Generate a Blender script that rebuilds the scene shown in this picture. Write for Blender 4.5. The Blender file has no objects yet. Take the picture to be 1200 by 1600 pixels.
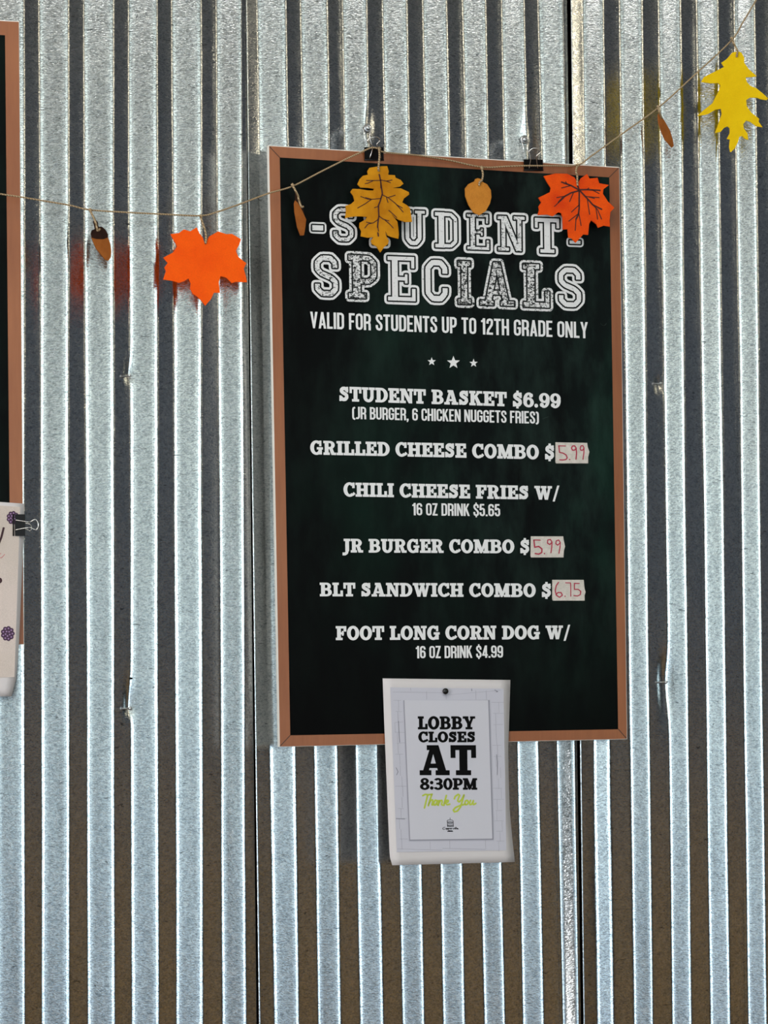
import bpy, math, random
from math import sin, cos, tan, pi, radians
from mathutils import Vector, Matrix
from mathutils.geometry import delaunay_2d_cdt, tessellate_polygon

SC = bpy.context.scene
COL = SC.collection
random.seed(5)

# ------------------------------------------------------------------ camera
F_PX = 5600.0
YAW, PITCH, ROLL = radians(26.2), radians(3.8), 0.0078
DIST = 5.44
FWD = Vector((sin(YAW) * cos(PITCH), cos(YAW) * cos(PITCH), sin(PITCH)))
R0 = Vector((cos(YAW), -sin(YAW), 0))
U0 = R0.cross(FWD)
RGT = R0 * cos(ROLL) - U0 * sin(ROLL)
UPV = R0 * sin(ROLL) + U0 * cos(ROLL)
CAM = Vector((0, 0, 2.0)) - FWD * DIST
cam_d = bpy.data.cameras.new('camera')
cam = bpy.data.objects.new('camera', cam_d)
COL.objects.link(cam)
cam_d.sensor_fit = 'VERTICAL'
cam_d.sensor_height = 32.0
cam_d.lens = F_PX / 1600.0 * 32.0
cam_d.clip_end = 100
cam.matrix_world = Matrix(((RGT.x, UPV.x, -FWD.x, CAM.x), (RGT.y, UPV.y, -FWD.y, CAM.y), (RGT.z, UPV.z, -FWD.z, CAM.z), (0, 0, 0, 1)))
SC.camera = cam

# ------------------------------------------------------------------ world, exposure
W = bpy.data.worlds.new('world')
SC.world = W
W.use_nodes = True
W.node_tree.nodes['Background'].inputs[0].default_value = (0.62, 0.70, 0.80, 1)
W.node_tree.nodes['Background'].inputs[1].default_value = 0.35


def lamp(name, loc, target, size, col, watts):
    d = bpy.data.lights.new(name, 'AREA')
    d.shape = 'RECTANGLE'; d.size, d.size_y = size
    d.color = col; d.energy = watts
    o = bpy.data.objects.new(name, d); COL.objects.link(o)
    o.location = loc
    o.rotation_euler = (Vector(target) - Vector(loc)).to_track_quat('-Z', 'Y').to_euler()
    return o


lamp('side_fill_light', (-5.8, -3.3, 2.3), (0, 0, 1.9), (3.0, 2.6), (0.98, 0.98, 1.0), 300)  # fill added from the left to brighten the board; wall_left has no window
lamp('top_fill_light', (-1.2, -2.0, 4.15), (-0.4, 0, 2.0), (2.2, 0.8), (1.0, 0.97, 0.92), 45)  # overhead fill added to lift matte surfaces, no actual fitting
lamp('pendant_lamp', (4.8, -4.9, 3.9), (0, 0, 2.6), (1.3, 0.12), (1.0, 0.86, 0.62), 13)
vs = SC.view_settings
SC.display_settings.display_device = 'sRGB'
vs.view_transform = 'Standard'
vs.look = 'None'
vs.exposure = 0.2
vs.gamma = 1.0
vs.use_curve_mapping = False


def pix(x, y, Y=0.0):
    """point of the plane y=Y seen at picture position x, y (1200x1600 frame)"""
    d = FWD + RGT * ((x - 600) / F_PX) - UPV * ((y - 800) / F_PX)
    t = (Y - CAM.y) / d.y
    return CAM + d * t


# ------------------------------------------------------------------ materials
def srgb(r, g, b):
    f = lambda c: (c / 255 / 12.92) if c / 255 <= 0.04045 else ((c / 255 + 0.055) / 1.055) ** 2.4
    return (f(r), f(g), f(b), 1)


def mat(name, col=None, rough=0.6, metal=0.0, emit=None, strength=0.0, spec=0.5, coat=0.0):
    m = bpy.data.materials.new(name)
    m.use_nodes = True
    b = m.node_tree.nodes['Principled BSDF']
    if col: b.inputs['Base Color'].default_value = col
    b.inputs['Roughness'].default_value = rough
    b.inputs['Metallic'].default_value = metal
    b.inputs['Specular IOR Level'].default_value = spec
    b.inputs['Coat Weight'].default_value = coat
    if emit:
        b.inputs['Emission Color'].default_value = emit
        b.inputs['Emission Strength'].default_value = strength
    return m


def nd(m, t, **kw):
    n = m.node_tree.nodes.new(t)
    for k, v in kw.items():
        setattr(n, k, v)
    return n


def lk(m, a, b): m.node_tree.links.new(a, b)


def coords(m, scale=(1, 1, 1), loc=(0, 0, 0)):
    tc = nd(m, 'ShaderNodeTexCoord')
    mp = nd(m, 'ShaderNodeMapping')
    mp.inputs['Scale'].default_value = scale
    mp.inputs['Location'].default_value = loc
    lk(m, tc.outputs['Object'], mp.inputs['Vector'])
    return mp.outputs['Vector']


def ramp(m, src, stops):
    r = nd(m, 'ShaderNodeValToRGB')
    e = r.color_ramp.elements
    while len(e) < len(stops): e.new(0.5)
    for i, (p, c) in enumerate(stops):
        e[i].position = p
        e[i].color = c if len(c) == 4 else (*c, 1)
    lk(m, src, r.inputs[0])
    return r.outputs[0]


def noise(m, vec, scale, detail=4, rough=0.6, dist=0.0):
    n = nd(m, 'ShaderNodeTexNoise')
    n.inputs['Scale'].default_value = scale
    n.inputs['Detail'].default_value = detail
    n.inputs['Roughness'].default_value = rough
    n.inputs['Distortion'].default_value = dist
    lk(m, vec, n.inputs['Vector'])
    return n.outputs[0]


def mixc(m, fac, a, b, mode='MIX'):
    x = nd(m, 'ShaderNodeMix', data_type='RGBA', blend_type=mode)
    for s, v in ((x.inputs[0], fac), (x.inputs[6], a), (x.inputs[7], b)):
        if isinstance(v, (int, float)): s.default_value = v
        elif isinstance(v, tuple): s.default_value = v
        else: lk(m, v, s)
    return x.outputs[2]


def bump(m, h, strength, dist):
    b = nd(m, 'ShaderNodeBump')
    b.inputs['Strength'].default_value = strength
    b.inputs['Distance'].default_value = dist
    lk(m, h, b.inputs['Height'])
    bs = m.node_tree.nodes['Principled BSDF']
    lk(m, b.outputs[0], bs.inputs['Normal'])
    return b


def bsdf(m): return m.node_tree.nodes['Principled BSDF']


def galvanized(seed):
    m = mat('galvanized_steel_%d' % seed, rough=0.2, metal=1.0)
    b = bsdf(m)
    v = coords(m, (1, 1, 1), (seed * 3.1, 0, seed * 1.7))
    vo = nd(m, 'ShaderNodeTexVoronoi')
    vo.inputs['Scale'].default_value = 210
    vo.inputs['Randomness'].default_value = 1.0
    # wobble the crystal borders
    nz = nd(m, 'ShaderNodeTexNoise'); nz.inputs['Scale'].default_value = 90; nz.inputs['Detail'].default_value = 3
    lk(m, v, nz.inputs['Vector'])
    add = nd(m, 'ShaderNodeVectorMath', operation='MULTIPLY_ADD')
    lk(m, nz.outputs['Color'], add.inputs[0]); add.inputs[1].default_value = (0.012,) * 3; lk(m, v, add.inputs[2])
    lk(m, add.outputs[0], vo.inputs['Vector'])
    sep = nd(m, 'ShaderNodeSeparateColor'); lk(m, vo.outputs['Color'], sep.inputs[0])
    base = ramp(m, sep.outputs[0], [(0, (0.60, 0.63, 0.64)), (1, (0.76, 0.78, 0.78))])
    big = noise(m, v, 5, 3)
    base = mixc(m, 0.2, base, ramp(m, big, [(0.35, (0.60, 0.65, 0.67)), (0.65, (0.84, 0.84, 0.82))]), 'MULTIPLY')
    # short dark scuffs running across the ribs
    v2 = coords(m, (75, 75, 300), (seed, 0, 0))
    sc = ramp(m, noise(m, v2, 1.0, 2, 0.5, 1.2), [(0.67, (1, 1, 1)), (0.72, (0.28, 0.29, 0.29))])
    base = mixc(m, 0.85, base, sc, 'MULTIPLY')
    lk(m, base, b.inputs['Base Color'])
    rg = ramp(m, sep.outputs[1], [(0, (0.10,) * 3), (1, (0.20,) * 3)])
    lk(m, rg, b.inputs['Roughness'])
    v3 = coords(m, (250, 250, 470), (seed * 2, 0, 0))
    h = noise(m, v3, 1.0, 3, 0.6, 0.8)
    fine = ramp(m, h, [(0.36, (0.62, 0.64, 0.66)), (0.54, (1, 1, 1))])
    base = mixc(m, 1.0, base, fine, 'MULTIPLY')
    lk(m, base, b.inputs['Base Color'])
    bump(m, h, 0.42, 0.0005)
    return m


def woodprint():
    m = mat('copper_brown_frame_print', rough=0.45)
    v = coords(m, (60, 60, 6))
    n = noise(m, v, 1.5, 5, 0.65)
    v2 = coords(m, (3, 3, 3))
    c = ramp(m, n, [(0.3, srgb(122, 68, 36)), (0.7, srgb(150, 90, 52))])
    c = mixc(m, 0.5, c, ramp(m, noise(m, v2, 1, 2), [(0.35, srgb(124, 66, 32)), (0.65, srgb(160, 100, 62))]))
    lk(m, c, bsdf(m).inputs['Base Color'])
    return m


def chalkboard():
    m = mat('dark_green_chalkboard_print', rough=0.6, spec=0.08)
    v = coords(m, (1, 1, 0.55))
    big = noise(m, v, 3.2, 6, 0.6, 0.3)
    c = ramp(m, big, [(0.36, (0.0010, 0.0016, 0.0018)), (0.5, (0.0025, 0.006, 0.0055)), (0.7, (0.007, 0.030, 0.020))])
    # smears: long soft vertical wipe marks and a few pale flecks
    v2 = coords(m, (20, 20, 7))
    sm = ramp(m, noise(m, v2, 1, 5, 0.7), [(0.45, (0, 0, 0)), (0.85, (0.014, 0.028, 0.022))])
    c = mixc(m, 1.0, c, sm, 'ADD')
    v3 = coords(m, (55, 55, 90))
    fl = ramp(m, noise(m, v3, 1, 4, 0.6, 1.5), [(0.72, (0, 0, 0)), (0.80, (0.05, 0.07, 0.06))])
    c = mixc(m, 0.5, c, fl, 'ADD')
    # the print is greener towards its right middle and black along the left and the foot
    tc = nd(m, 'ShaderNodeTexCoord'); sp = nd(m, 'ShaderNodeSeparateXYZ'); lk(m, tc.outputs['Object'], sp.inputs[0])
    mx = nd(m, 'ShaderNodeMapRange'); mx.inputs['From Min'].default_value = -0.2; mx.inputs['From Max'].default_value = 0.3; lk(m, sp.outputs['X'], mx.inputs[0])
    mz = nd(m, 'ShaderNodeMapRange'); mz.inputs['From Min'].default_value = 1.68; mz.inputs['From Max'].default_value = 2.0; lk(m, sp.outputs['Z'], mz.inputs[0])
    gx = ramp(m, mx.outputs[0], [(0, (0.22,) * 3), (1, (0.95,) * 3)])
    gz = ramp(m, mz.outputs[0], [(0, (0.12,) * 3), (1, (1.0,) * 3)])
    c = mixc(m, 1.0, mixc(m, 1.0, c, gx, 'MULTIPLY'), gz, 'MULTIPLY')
    lk(m, c, bsdf(m).inputs['Base Color'])
    return m


def distressed(name, lo):
    m = mat(name, rough=0.6, spec=0.2)
    v = coords(m, (240, 240, 420))
    n = noise(m, v, 1, 5, 0.7, 0.6)
    c = ramp(m, n, [(lo, srgb(14, 20, 18)), (lo + 0.05, srgb(216, 216, 216))])
    lk(m, c, bsdf(m).inputs['Base Color'])
    return m


def felt(name, c1, c2, sc=14.0):
    m = mat(name, rough=0.85, spec=0.15)
    v = coords(m)
    n = noise(m, v, sc, 3)
    c = ramp(m, n, [(0.35, c1), (0.65, c2)])
    f = noise(m, v, 900, 3, 0.7)
    c = mixc(m, 0.35, c, ramp(m, f, [(0.3, (0.55,) * 3), (0.7, (1.25,) * 3)]), 'MULTIPLY')
    lk(m, c, bsdf(m).inputs['Base Color'])
    bump(m, f, 0.4, 0.0008)
    return m


M = {}
M['sheet'] = [galvanized(i) for i in range(3)]
M['screw'] = mat('zinc_screw', (0.55, 0.56, 0.57, 1), 0.3, 1.0)
M['frame'] = woodprint()
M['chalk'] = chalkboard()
M['foam'] = mat('white_foam_board', srgb(225, 222, 214), 0.7)
M['mitre'] = mat('dark_mitre_line', srgb(70, 42, 28), 0.6)
M['white'] = mat('white_print', srgb(222, 222, 222), 0.6, spec=0.2)
M['black'] = mat('black_print', srgb(5, 5, 6), 0.7, spec=0.1)
M['boardblack'] = mat('outline_black_print', srgb(8, 14, 13), 0.6, spec=0.2)
M['dist_light'] = distressed('white_print_light_wear', 0.32)
M['dist_mid'] = distressed('white_print_worn', 0.41)
M['dist_heavy'] = distressed('white_print_heavy_wear', 0.465)
M['paper'] = mat('white_paper', srgb(203, 198, 198), 0.75, spec=0.2)
M['lilac'] = mat('pale_grey_brick_print', srgb(190, 189, 199), 0.75, spec=0.2)
M['card'] = mat('pale_grey_card_print', srgb(196, 195, 203), 0.75, spec=0.2)
M['mortar'] = mat('grey_line_print', srgb(158, 157, 168), 0.75)
M['mortar_dark'] = mat('dark_grey_line_print', srgb(112, 111, 122), 0.75)
M['shadow1'] = mat('printed_grey_edge_soft', srgb(172, 171, 182), 0.75)
M['shadow2'] = mat('printed_grey_edge_deep', srgb(138, 137, 148), 0.75)
M['lime'] = mat('lime_green_print', srgb(178, 192, 66), 0.7)
M['sticker'] = felt('price_sticker_paper', srgb(196, 190, 180), srgb(214, 206, 198), 120)
M['marker'] = mat('red_marker_ink', srgb(168, 40, 66), 0.6)
M['blackpaint'] = mat('black_enamel_clip', srgb(8, 8, 9), 0.35, spec=0.25)
M['wire'] = mat('nickel_wire', (0.75, 0.73, 0.70, 1), 0.22, 1.0)
M['pin'] = mat('black_plastic_pin', srgb(14, 14, 16), 0.25)
M['leaf_mustard'] = felt('mustard_felt', srgb(176, 112, 12), srgb(204, 140, 22), 26)
M['leaf_red'] = felt('red_orange_felt', srgb(206, 54, 12), srgb(244, 92, 12), 12)
M['leaf_orange'] = felt('orange_felt', srgb(238, 82, 8), srgb(246, 92, 10), 20)
M['leaf_yellow'] = felt('yellow_felt', srgb(236, 192, 8), srgb(244, 204, 16), 20)
M['vein'] = mat('dark_brown_vein', srgb(66, 24, 14), 0.8)
M['acorn'] = felt('brown_felt', srgb(150, 84, 34), srgb(168, 98, 42), 40)
M['acorn_ochre'] = felt('ochre_felt', srgb(178, 112, 40), srgb(196, 128, 48), 40)
M['acorn_cap'] = felt('dark_brown_felt', srgb(38, 22, 16), srgb(54, 32, 22), 40)
M['poster'] = felt('cream_poster_paper', srgb(196, 184, 174), srgb(208, 194, 186), 8)
M['berry'] = mat('purple_berry_print', srgb(62, 34, 62), 0.7)
M['berry_light'] = mat('pale_purple_berry_print', srgb(150, 120, 158), 0.7)
M['maroon'] = mat('dark_maroon_print', srgb(52, 22, 30), 0.7)
M['pink'] = mat('dusty_pink_print', srgb(190, 110, 112), 0.7)


def twine_mat():
    m = mat('jute_twine', rough=0.9, spec=0.1)
    v = coords(m, (1, 1, 1))
    w = nd(m, 'ShaderNodeTexWave'); w.inputs['Scale'].default_value = 160; w.inputs['Distortion'].default_value = 2
    w.bands_direction = 'DIAGONAL'
    lk(m, v, w.inputs['Vector'])
    c = ramp(m, w.outputs['Color'], [(0.2, srgb(120, 100, 74)), (0.8, srgb(178, 156, 124))])
    lk(m, c, bsdf(m).inputs['Base Color'])
    return m


M['twine'] = twine_mat()
M['floor'] = mat('brown_floor', srgb(122, 92, 62), 0.5)
M['ceiling'] = mat('pale_ceiling', srgb(200, 198, 190), 0.8)
M['wall_dark'] = mat('dark_grey_wall', srgb(116, 122, 134), 0.7)
M['wall_pale'] = mat('pale_wall', srgb(190, 192, 192), 0.8)
M['wainscot'] = mat('brown_wainscot', srgb(176, 138, 88), 0.6)
M['mullion'] = mat('dark_mullion', srgb(60, 60, 62), 0.5)


# ------------------------------------------------------------------ mesh helpers
def mesh_obj(name, verts, faces, m, parent=None, smooth=False, origin=None):
    me = bpy.data.meshes.new(name)
    if origin is not None:
        verts = [Vector(v) - Vector(origin) for v in verts]
    me.from_pydata([tuple(v) for v in verts], [], faces)
    me.materials.append(m)
    if smooth: me.shade_smooth()
    me.update()
    o = bpy.data.objects.new(name, me)
    COL.objects.link(o)
    if parent:
        o.parent = parent
        if parent.type == 'EMPTY':
            o.matrix_parent_inverse = Matrix.Identity(4)
            o.location = -parent.location if origin is None else Vector(origin) - parent.location
        else:
            o.location = -parent.location
    elif origin is not None:
        o.location = origin
    return o


def thing(name, loc, label, cat, group=None):
    e = bpy.data.objects.new(name, None)
    e.empty_display_size = 0.02
    COL.objects.link(e)
    e.location = loc
    tag(e, label, cat, group)
    return e


def tag(o, label, cat, group=None):
    o['label'] = label
    o['category'] = cat
    if group: o['group'] = group
    return o


def box(lo, hi, V=None, Fc=None):
    V = [] if V is None else V
    Fc = [] if Fc is None else Fc
    b = len(V)
    for x in (lo[0], hi[0]):
        for y in (lo[1], hi[1]):
            for z in (lo[2], hi[2]):
                V.append((x, y, z))
    for f in ((0, 1, 3, 2), (4, 6, 7, 5), (0, 4, 5, 1), (2, 3, 7, 6), (0, 2, 6, 4), (1, 5, 7, 3)):
        Fc.append(tuple(b + i for i in f))
    return V, Fc


def tube(pts, r, n=8, V=None, Fc=None, cap=True):
    V = [] if V is None else V
    Fc = [] if Fc is None else Fc
    pts = [Vector(p) for p in pts]
    b = len(V)
    side = None
    for i, p in enumerate(pts):
        t = (pts[min(i + 1, len(pts) - 1)] - pts[max(i - 1, 0)]).normalized()
        ref = side if side is not None else (Vector((0, 1, 0)) if abs(t.y) < 0.9 else Vector((1, 0, 0)))
        bi = t.cross(ref).normalized()
        side = bi.cross(t).normalized()
        rr = r[i] if isinstance(r, (list, tuple)) else r
        for k in range(n):
            a = 2 * pi * k / n
            V.append(p + side * (cos(a) * rr) + bi * (sin(a) * rr))
    for i in range(len(pts) - 1):
        for k in range(n):
            Fc.append((b + i * n + k, b + i * n + (k + 1) % n, b + (i + 1) * n + (k + 1) % n, b + (i + 1) * n + k))
    if cap:
        Fc.append(tuple(b + k for k in range(n))[::-1])
        Fc.append(tuple(b + (len(pts) - 1) * n + k for k in range(n)))
    return V, Fc


def smooth_path(pts, sub=6):
    pts = [Vector(p) for p in pts]
    out = []
    for i in range(len(pts) - 1):
        p0 = pts[max(i - 1, 0)]; p1 = pts[i]; p2 = pts[i + 1]; p3 = pts[min(i + 2, len(pts) - 1)]
        for k in range(sub):
            t = k / sub
            out.append(0.5 * ((2 * p1) + (p2 - p0) * t + (2 * p0 - 5 * p1 + 4 * p2 - p3) * t * t + (3 * p1 - p0 - 3 * p2 + p3) * t ** 3))
    out.append(pts[-1])
    return out


# ---- flat print: unions of convex pieces given in picture pixels
def hull(pts):
    pts = sorted(set((round(p[0], 5), round(p[1], 5)) for p in pts))
    if len(pts) < 3: return pts
    def half(ps):
        h = []
        for p in ps:
            while len(h) > 1 and (h[-1][0] - h[-2][0]) * (p[1] - h[-2][1]) - (h[-1][1] - h[-2][1]) * (p[0] - h[-2][0]) <= 1e-9: h.pop()
            h.append(p)
        return h
    a, b = half(pts), half(pts[::-1])
    return a[:-1] + b[:-1]


def grow(poly, d):
    if d <= 0: return hull(poly)
    return hull([(x + d * cos(pi * k / 6), y + d * sin(pi * k / 6)) for x, y in poly for k in range(12)])


def inset(poly, d):
    P = hull(poly)
    out = list(P)
    for i in range(len(P)):
        (ax, ay), (bx_, by) = P[i], P[(i + 1) % len(P)]
        L = math.hypot(bx_ - ax, by - ay)
        nx, ny = -(by - ay) / L, (bx_ - ax) / L      # inward for the hull's winding
        f = lambda q: (q[0] - ax) * nx + (q[1] - ay) * ny - d
        new = []
        for k in range(len(out)):
            a, b = out[k - 1], out[k]
            fa, fb = f(a), f(b)
            if (fa >= 0) != (fb >= 0):
                t = fa / (fa - fb)
                new.append((a[0] + (b[0] - a[0]) * t, a[1] + (b[1] - a[1]) * t))
            if fb >= 0: new.append(b)
        out = new
        if len(out) < 3: return []
    return out


def union(polys):
    vs_, fs = [], []
    for p in polys:
        if len(p) < 3: continue
        b = len(vs_)
        vs_ += [Vector(q) for q in p]
        fs.append(list(range(b, b + len(p))))
    r = delaunay_2d_cdt(vs_, [], fs, 1, 1e-4)
    P = [tuple(v) for v in r[0]]
    keep = []
    boxes = [(min(q[0] for q in p), max(q[0] for q in p), min(q[1] for q in p), max(q[1] for q in p), p) for p in polys if len(p) > 2]
    for f in r[2]:
        cx = sum(P[i][0] for i in f) / len(f); cy = sum(P[i][1] for i in f) / len(f)
        for x0, x1, y0, y1, p in boxes:
            if x0 <= cx <= x1 and y0 <= cy <= y1:
                pos = neg = False
                for k in range(len(p)):
                    c = (p[k][0] - p[k - 1][0]) * (cy - p[k - 1][1]) - (p[k][1] - p[k - 1][1]) * (cx - p[k - 1][0])
                    pos |= c > 1e-7; neg |= c < -1e-7
                if not (pos and neg):
                    keep.append(tuple(f)); break
    return P, keep


def flat(name, groups, m, Y, parent=None, label=None):
    """groups: list of lists of convex pixel polygons; one mesh lying on depth Y (number or function of pixel)"""
    V, Fc = [], []
    for g in groups:
        if not g: continue
        v, f = union(g)
        b = len(V)
        for x, y in v:
            V.append(pix(x, y, Y(x, y) if callable(Y) else Y))
        for t in f:
            a, b_, c = (V[b + i] for i in t[:3])
            nrm = (b_ - a).cross(c - a)
            idx = tuple(b + i for i in t)
            Fc.append(idx if nrm.y < 0 else idx[::-1])
    o = mesh_obj(name, V, Fc, m, parent)
    if label: o['label'] = label
    return o


def R(x0, y0, x1, y1): return [(x0, y0), (x1, y0), (x1, y1), (x0, y1)]


def S(path, w, closed=False, caps=False, n=8):
    out = []
    pts = path + [path[0]] if closed else path
    for i in range(len(pts) - 1):
        (ax, ay), (bx, by) = pts[i], pts[i + 1]
        L = math.hypot(bx - ax, by - ay)
        if L < 1e-9: continue
        nx, ny = -(by - ay) / L * w / 2, (bx - ax) / L * w / 2
        out.append([(ax + nx, ay + ny), (ax - nx, ay - ny), (bx - nx, by - ny), (bx + nx, by + ny)])
    js = pts if (closed or caps) else pts[1:-1]
    for x, y in js:
        out.append([(x + w / 2 * cos(2 * pi * (k + .5) / n), y + w / 2 * sin(2 * pi * (k + .5) / n)) for k in range(n)])
    return out


def ring(cx, cy, ro, so, ri, si, a0=0, a1=360, n=20):
    out = []
    for i in range(n):
        a = radians(a0 + (a1 - a0) * i / n); b = radians(a0 + (a1 - a0) * (i + 1) / n)
        out.append([(cx + ro * cos(a), cy + so * sin(a)), (cx + ro * cos(b), cy + so * sin(b)),
                    (cx + ri * cos(b), cy + si * sin(b)), (cx + ri * cos(a), cy + si * sin(a))])
    return out


def disc(cx, cy, rx, ry=None, n=16):
    ry = ry or rx
    return [(cx + rx * cos(2 * pi * k / n), cy + ry * sin(2 * pi * k / n)) for k in range(n)]


def bowl(xs, cx, y0, y1, rx, t, tx):
    cy, ry = (y0 + y1) / 2, (y1 - y0) / 2
    return [R(xs, y0, cx, y0 + t), R(xs, y1 - t, cx, y1)] + ring(cx, cy, rx, ry, rx - tx, ry - t, -90, 90, 12)


# ---- heavy slab face, cap height 1
H = .155
SLAB_S = [(.60, .72), (.55, .83), (.42, .885), (.28, .875), (.18, .79), (.18, .68), (.28, .59), (.44, .51), (.56, .42), (.58, .27), (.48, .14), (.34, .115), (.2, .15), (.12, .28)]
SLAB = {
    'I': (.47, [R(.1, 0, .37, 1), R(0, 0, .47, H), R(0, 1 - H, .47, 1)]),
    'L': (.78, [R(.1, 0, .37, 1), R(0, 1 - H, .47, 1), R(0, 0, .78, H), R(.6, 0, .78, .42)]),
    'E': (.82, [R(.1, 0, .37, 1), R(0, 1 - H, .79, 1), R(0, 0, .82, H), R(.62, 0, .82, .36), R(.6, .66, .79, 1), R(.3, .43, .6, .57), R(.47, .34, .58, .66)]),
    'F': (.8, [R(.1, 0, .37, 1), R(0, 1 - H, .79, 1), R(0, 0, .5, H), R(.6, .62, .79, 1), R(.3, .41, .6, .55), R(.47, .32, .58, .64)]),
    'T': (.88, [R(.305, 0, .575, 1), R(0, 1 - H, .88, 1), R(0, .58, .16, 1), R(.72, .58, .88, 1), R(.18, 0, .7, H)]),
    'H': (1.0, [R(.1, 0, .37, 1), R(.63, 0, .9, 1), R(0, 0, .46, H), R(0, 1 - H, .46, 1), R(.54, 0, 1, H), R(.54, 1 - H, 1, 1), R(.3, .42, .7, .58)]),
    'N': (1.0, [R(.1, 0, .29, 1), R(.72, 0, .9, 1), [(.08, 1), (.4, 1), (.9, 0), (.66, 0)], R(0, 0, .42, H), R(0, 1 - H, .3, 1), R(.58, 1 - H, 1, 1)]),
    'M': (1.2, [R(.1, 0, .29, 1), R(.83, 0, 1.1, 1), [(.08, 1), (.4, 1), (.72, .12), (.5, .0)], [(1.1, 1), (.84, 1), (.5, .0), (.62, .0)], R(0, 0, .4, H), R(0, 1 - H, .3, 1), R(.73, 0, 1.2, H), R(.9, 1 - H, 1.2, 1)]),
    'U': (.96, [R(.1, .34, .37, 1), R(.64, .34, .86, 1), R(0, 1 - H, .47, 1), R(.54, 1 - H, .96, 1)] + ring(.48, .35, .38, .37, .13, .19, 180, 360, 12)),
    'D': (.92, [R(.1, 0, .37, 1), R(0, 0, .2, H), R(0, 1 - H, .2, 1)] + bowl(.3, .42, 0, 1, .5, H, .27)),
    'O': (.92, ring(.46, .5, .46, .52, .19, .34, 0, 360, 24)),
    'C': (.86, ring(.46, .5, .46, .52, .19, .35, 48, 312, 20) + [R(.68, .62, .83, 1.0), S([(.7, .12), (.82, .26)], .17)[0], R(.66, .62, .8, .8)]),
    'G': (.94, ring(.46, .5, .46, .52, .19, .35, 48, 318, 20) + [R(.68, .62, .83, 1.0), R(.5, .38, .94, .53), R(.62, .02, .86, .5)]),
    'S': (.74, S(SLAB_S, .23) + [R(.55, .62, .68, .99), R(.03, .01, .16, .38)]),
    'P': (.84, [R(.1, 0, .37, 1), R(0, 0, .5, H), R(0, 1 - H, .2, 1)] + bowl(.3, .48, .36, 1, .36, .14, .25)),
    'B': (.9, [R(.1, 0, .37, 1), R(0, 0, .2, H), R(0, 1 - H, .2, 1)] + bowl(.3, .5, .46, 1, .33, .14, .24) + bowl(.3, .5, 0, .58, .39, .14, .26)),
    'R': (.94, [R(.1, 0, .37, 1), R(0, 0, .46, H), R(0, 1 - H, .2, 1), R(.7, 0, .94, H)] + bowl(.3, .48, .42, 1, .36, .14, .25) + [[(.42, .5), (.66, .5), (.86, 0), (.6, 0)]]),
    'K': (1.0, [R(.1, 0, .37, 1), R(0, 0, .46, H), R(0, 1 - H, .46, 1), R(.56, 1 - H, .96, 1), R(.56, 0, 1, H), [(.3, .34), (.3, .56), (.68, 1), (.88, 1)], [(.38, .56), (.56, .68), (.92, 0), (.62, 0)]]),
    'W': (1.32, [[(.05, 1), (.33, 1), (.55, 0), (.34, 0)], [(.66, 1), (.78, 1), (.55, 0), (.34, 0)], [(.55, 1), (.8, 1), (1.0, 0), (.78, 0)], [(1.1, 1), (1.24, 1), (1.0, 0), (.8, 0)], R(0, 1 - H, .43, 1), R(.5, 1 - H, .9, 1), R(1.0, 1 - H, 1.32, 1)]),
    'A': (1.04, [[(.07, 0), (.27, 0), (.55, 1), (.4, 1)], [(.4, 1), (.66, 1), (.96, 0), (.68, 0)], R(.26, .24, .74, .38), R(0, 0, .4, H), R(.56, 0, 1.04, H), R(.26, 1 - H, .6, 1)]),
    'Y': (1.0, [[(.05, 1), (.35, 1), (.64, .36), (.4, .36)], [(.74, 1), (.9, 1), (.62, .34), (.5, .5)], R(.36, 0, .63, .45), R(0, 1 - H, .44, 1), R(.6, 1 - H, 1.0, 1), R(.22, 0, .76, H)]),
    'J': (.6, [R(.24, .1, .51, 1), R(.12, 1 - H, .6, 1)] + S([(.375, .12), (.33, -.04), (.2, -.12), (.02, -.12)], .2)),
    '$': (.76, S(SLAB_S, .23) + [R(.55, .62, .68, .99), R(.03, .01, .16, .38), R(.28, -.12, .44, .2), R(.3, .8, .46, 1.12)]),
    '/': (.5, [[(0, -.12), (.14, -.12), (.5, 1.05), (.36, 1.05)]]),
    '.': (.3, [disc(.13, .11, .13)]),
    ':': (.34, [disc(.16, .14, .14), disc(.16, .62, .14)]),
    '6': (.78, ring(.39, .33, .39, .35, .14, .2, 0, 360, 20) + ring(.42, .5, .42, .52, .17, .37, 70, 190, 12) + [disc(.58, .82, .14)]),
    '9': (.78, ring(.39, .67, .39, .35, .14, .2, 0, 360, 20) + ring(.36, .5, .42, .52, .17, .37, -110, 10, 12) + [disc(.2, .18, .14)]),
    '0': (.78, ring(.39, .5, .39, .52, .14, .35, 0, 360, 22)),
    '8': (.8, ring(.4, .76, .34, .26, .12, .12, 0, 360, 18) + ring(.4, .27, .4, .29, .15, .14, 0, 360, 18)),
    '3': (.76, ring(.34, .74, .37, .28, .12, .13, -90, 150, 16) + ring(.34, .29, .41, .31, .15, .16, -155, 90, 16) + [R(.2, .46, .36, .6)]),
    ' ': (.34, []),
}
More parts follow.
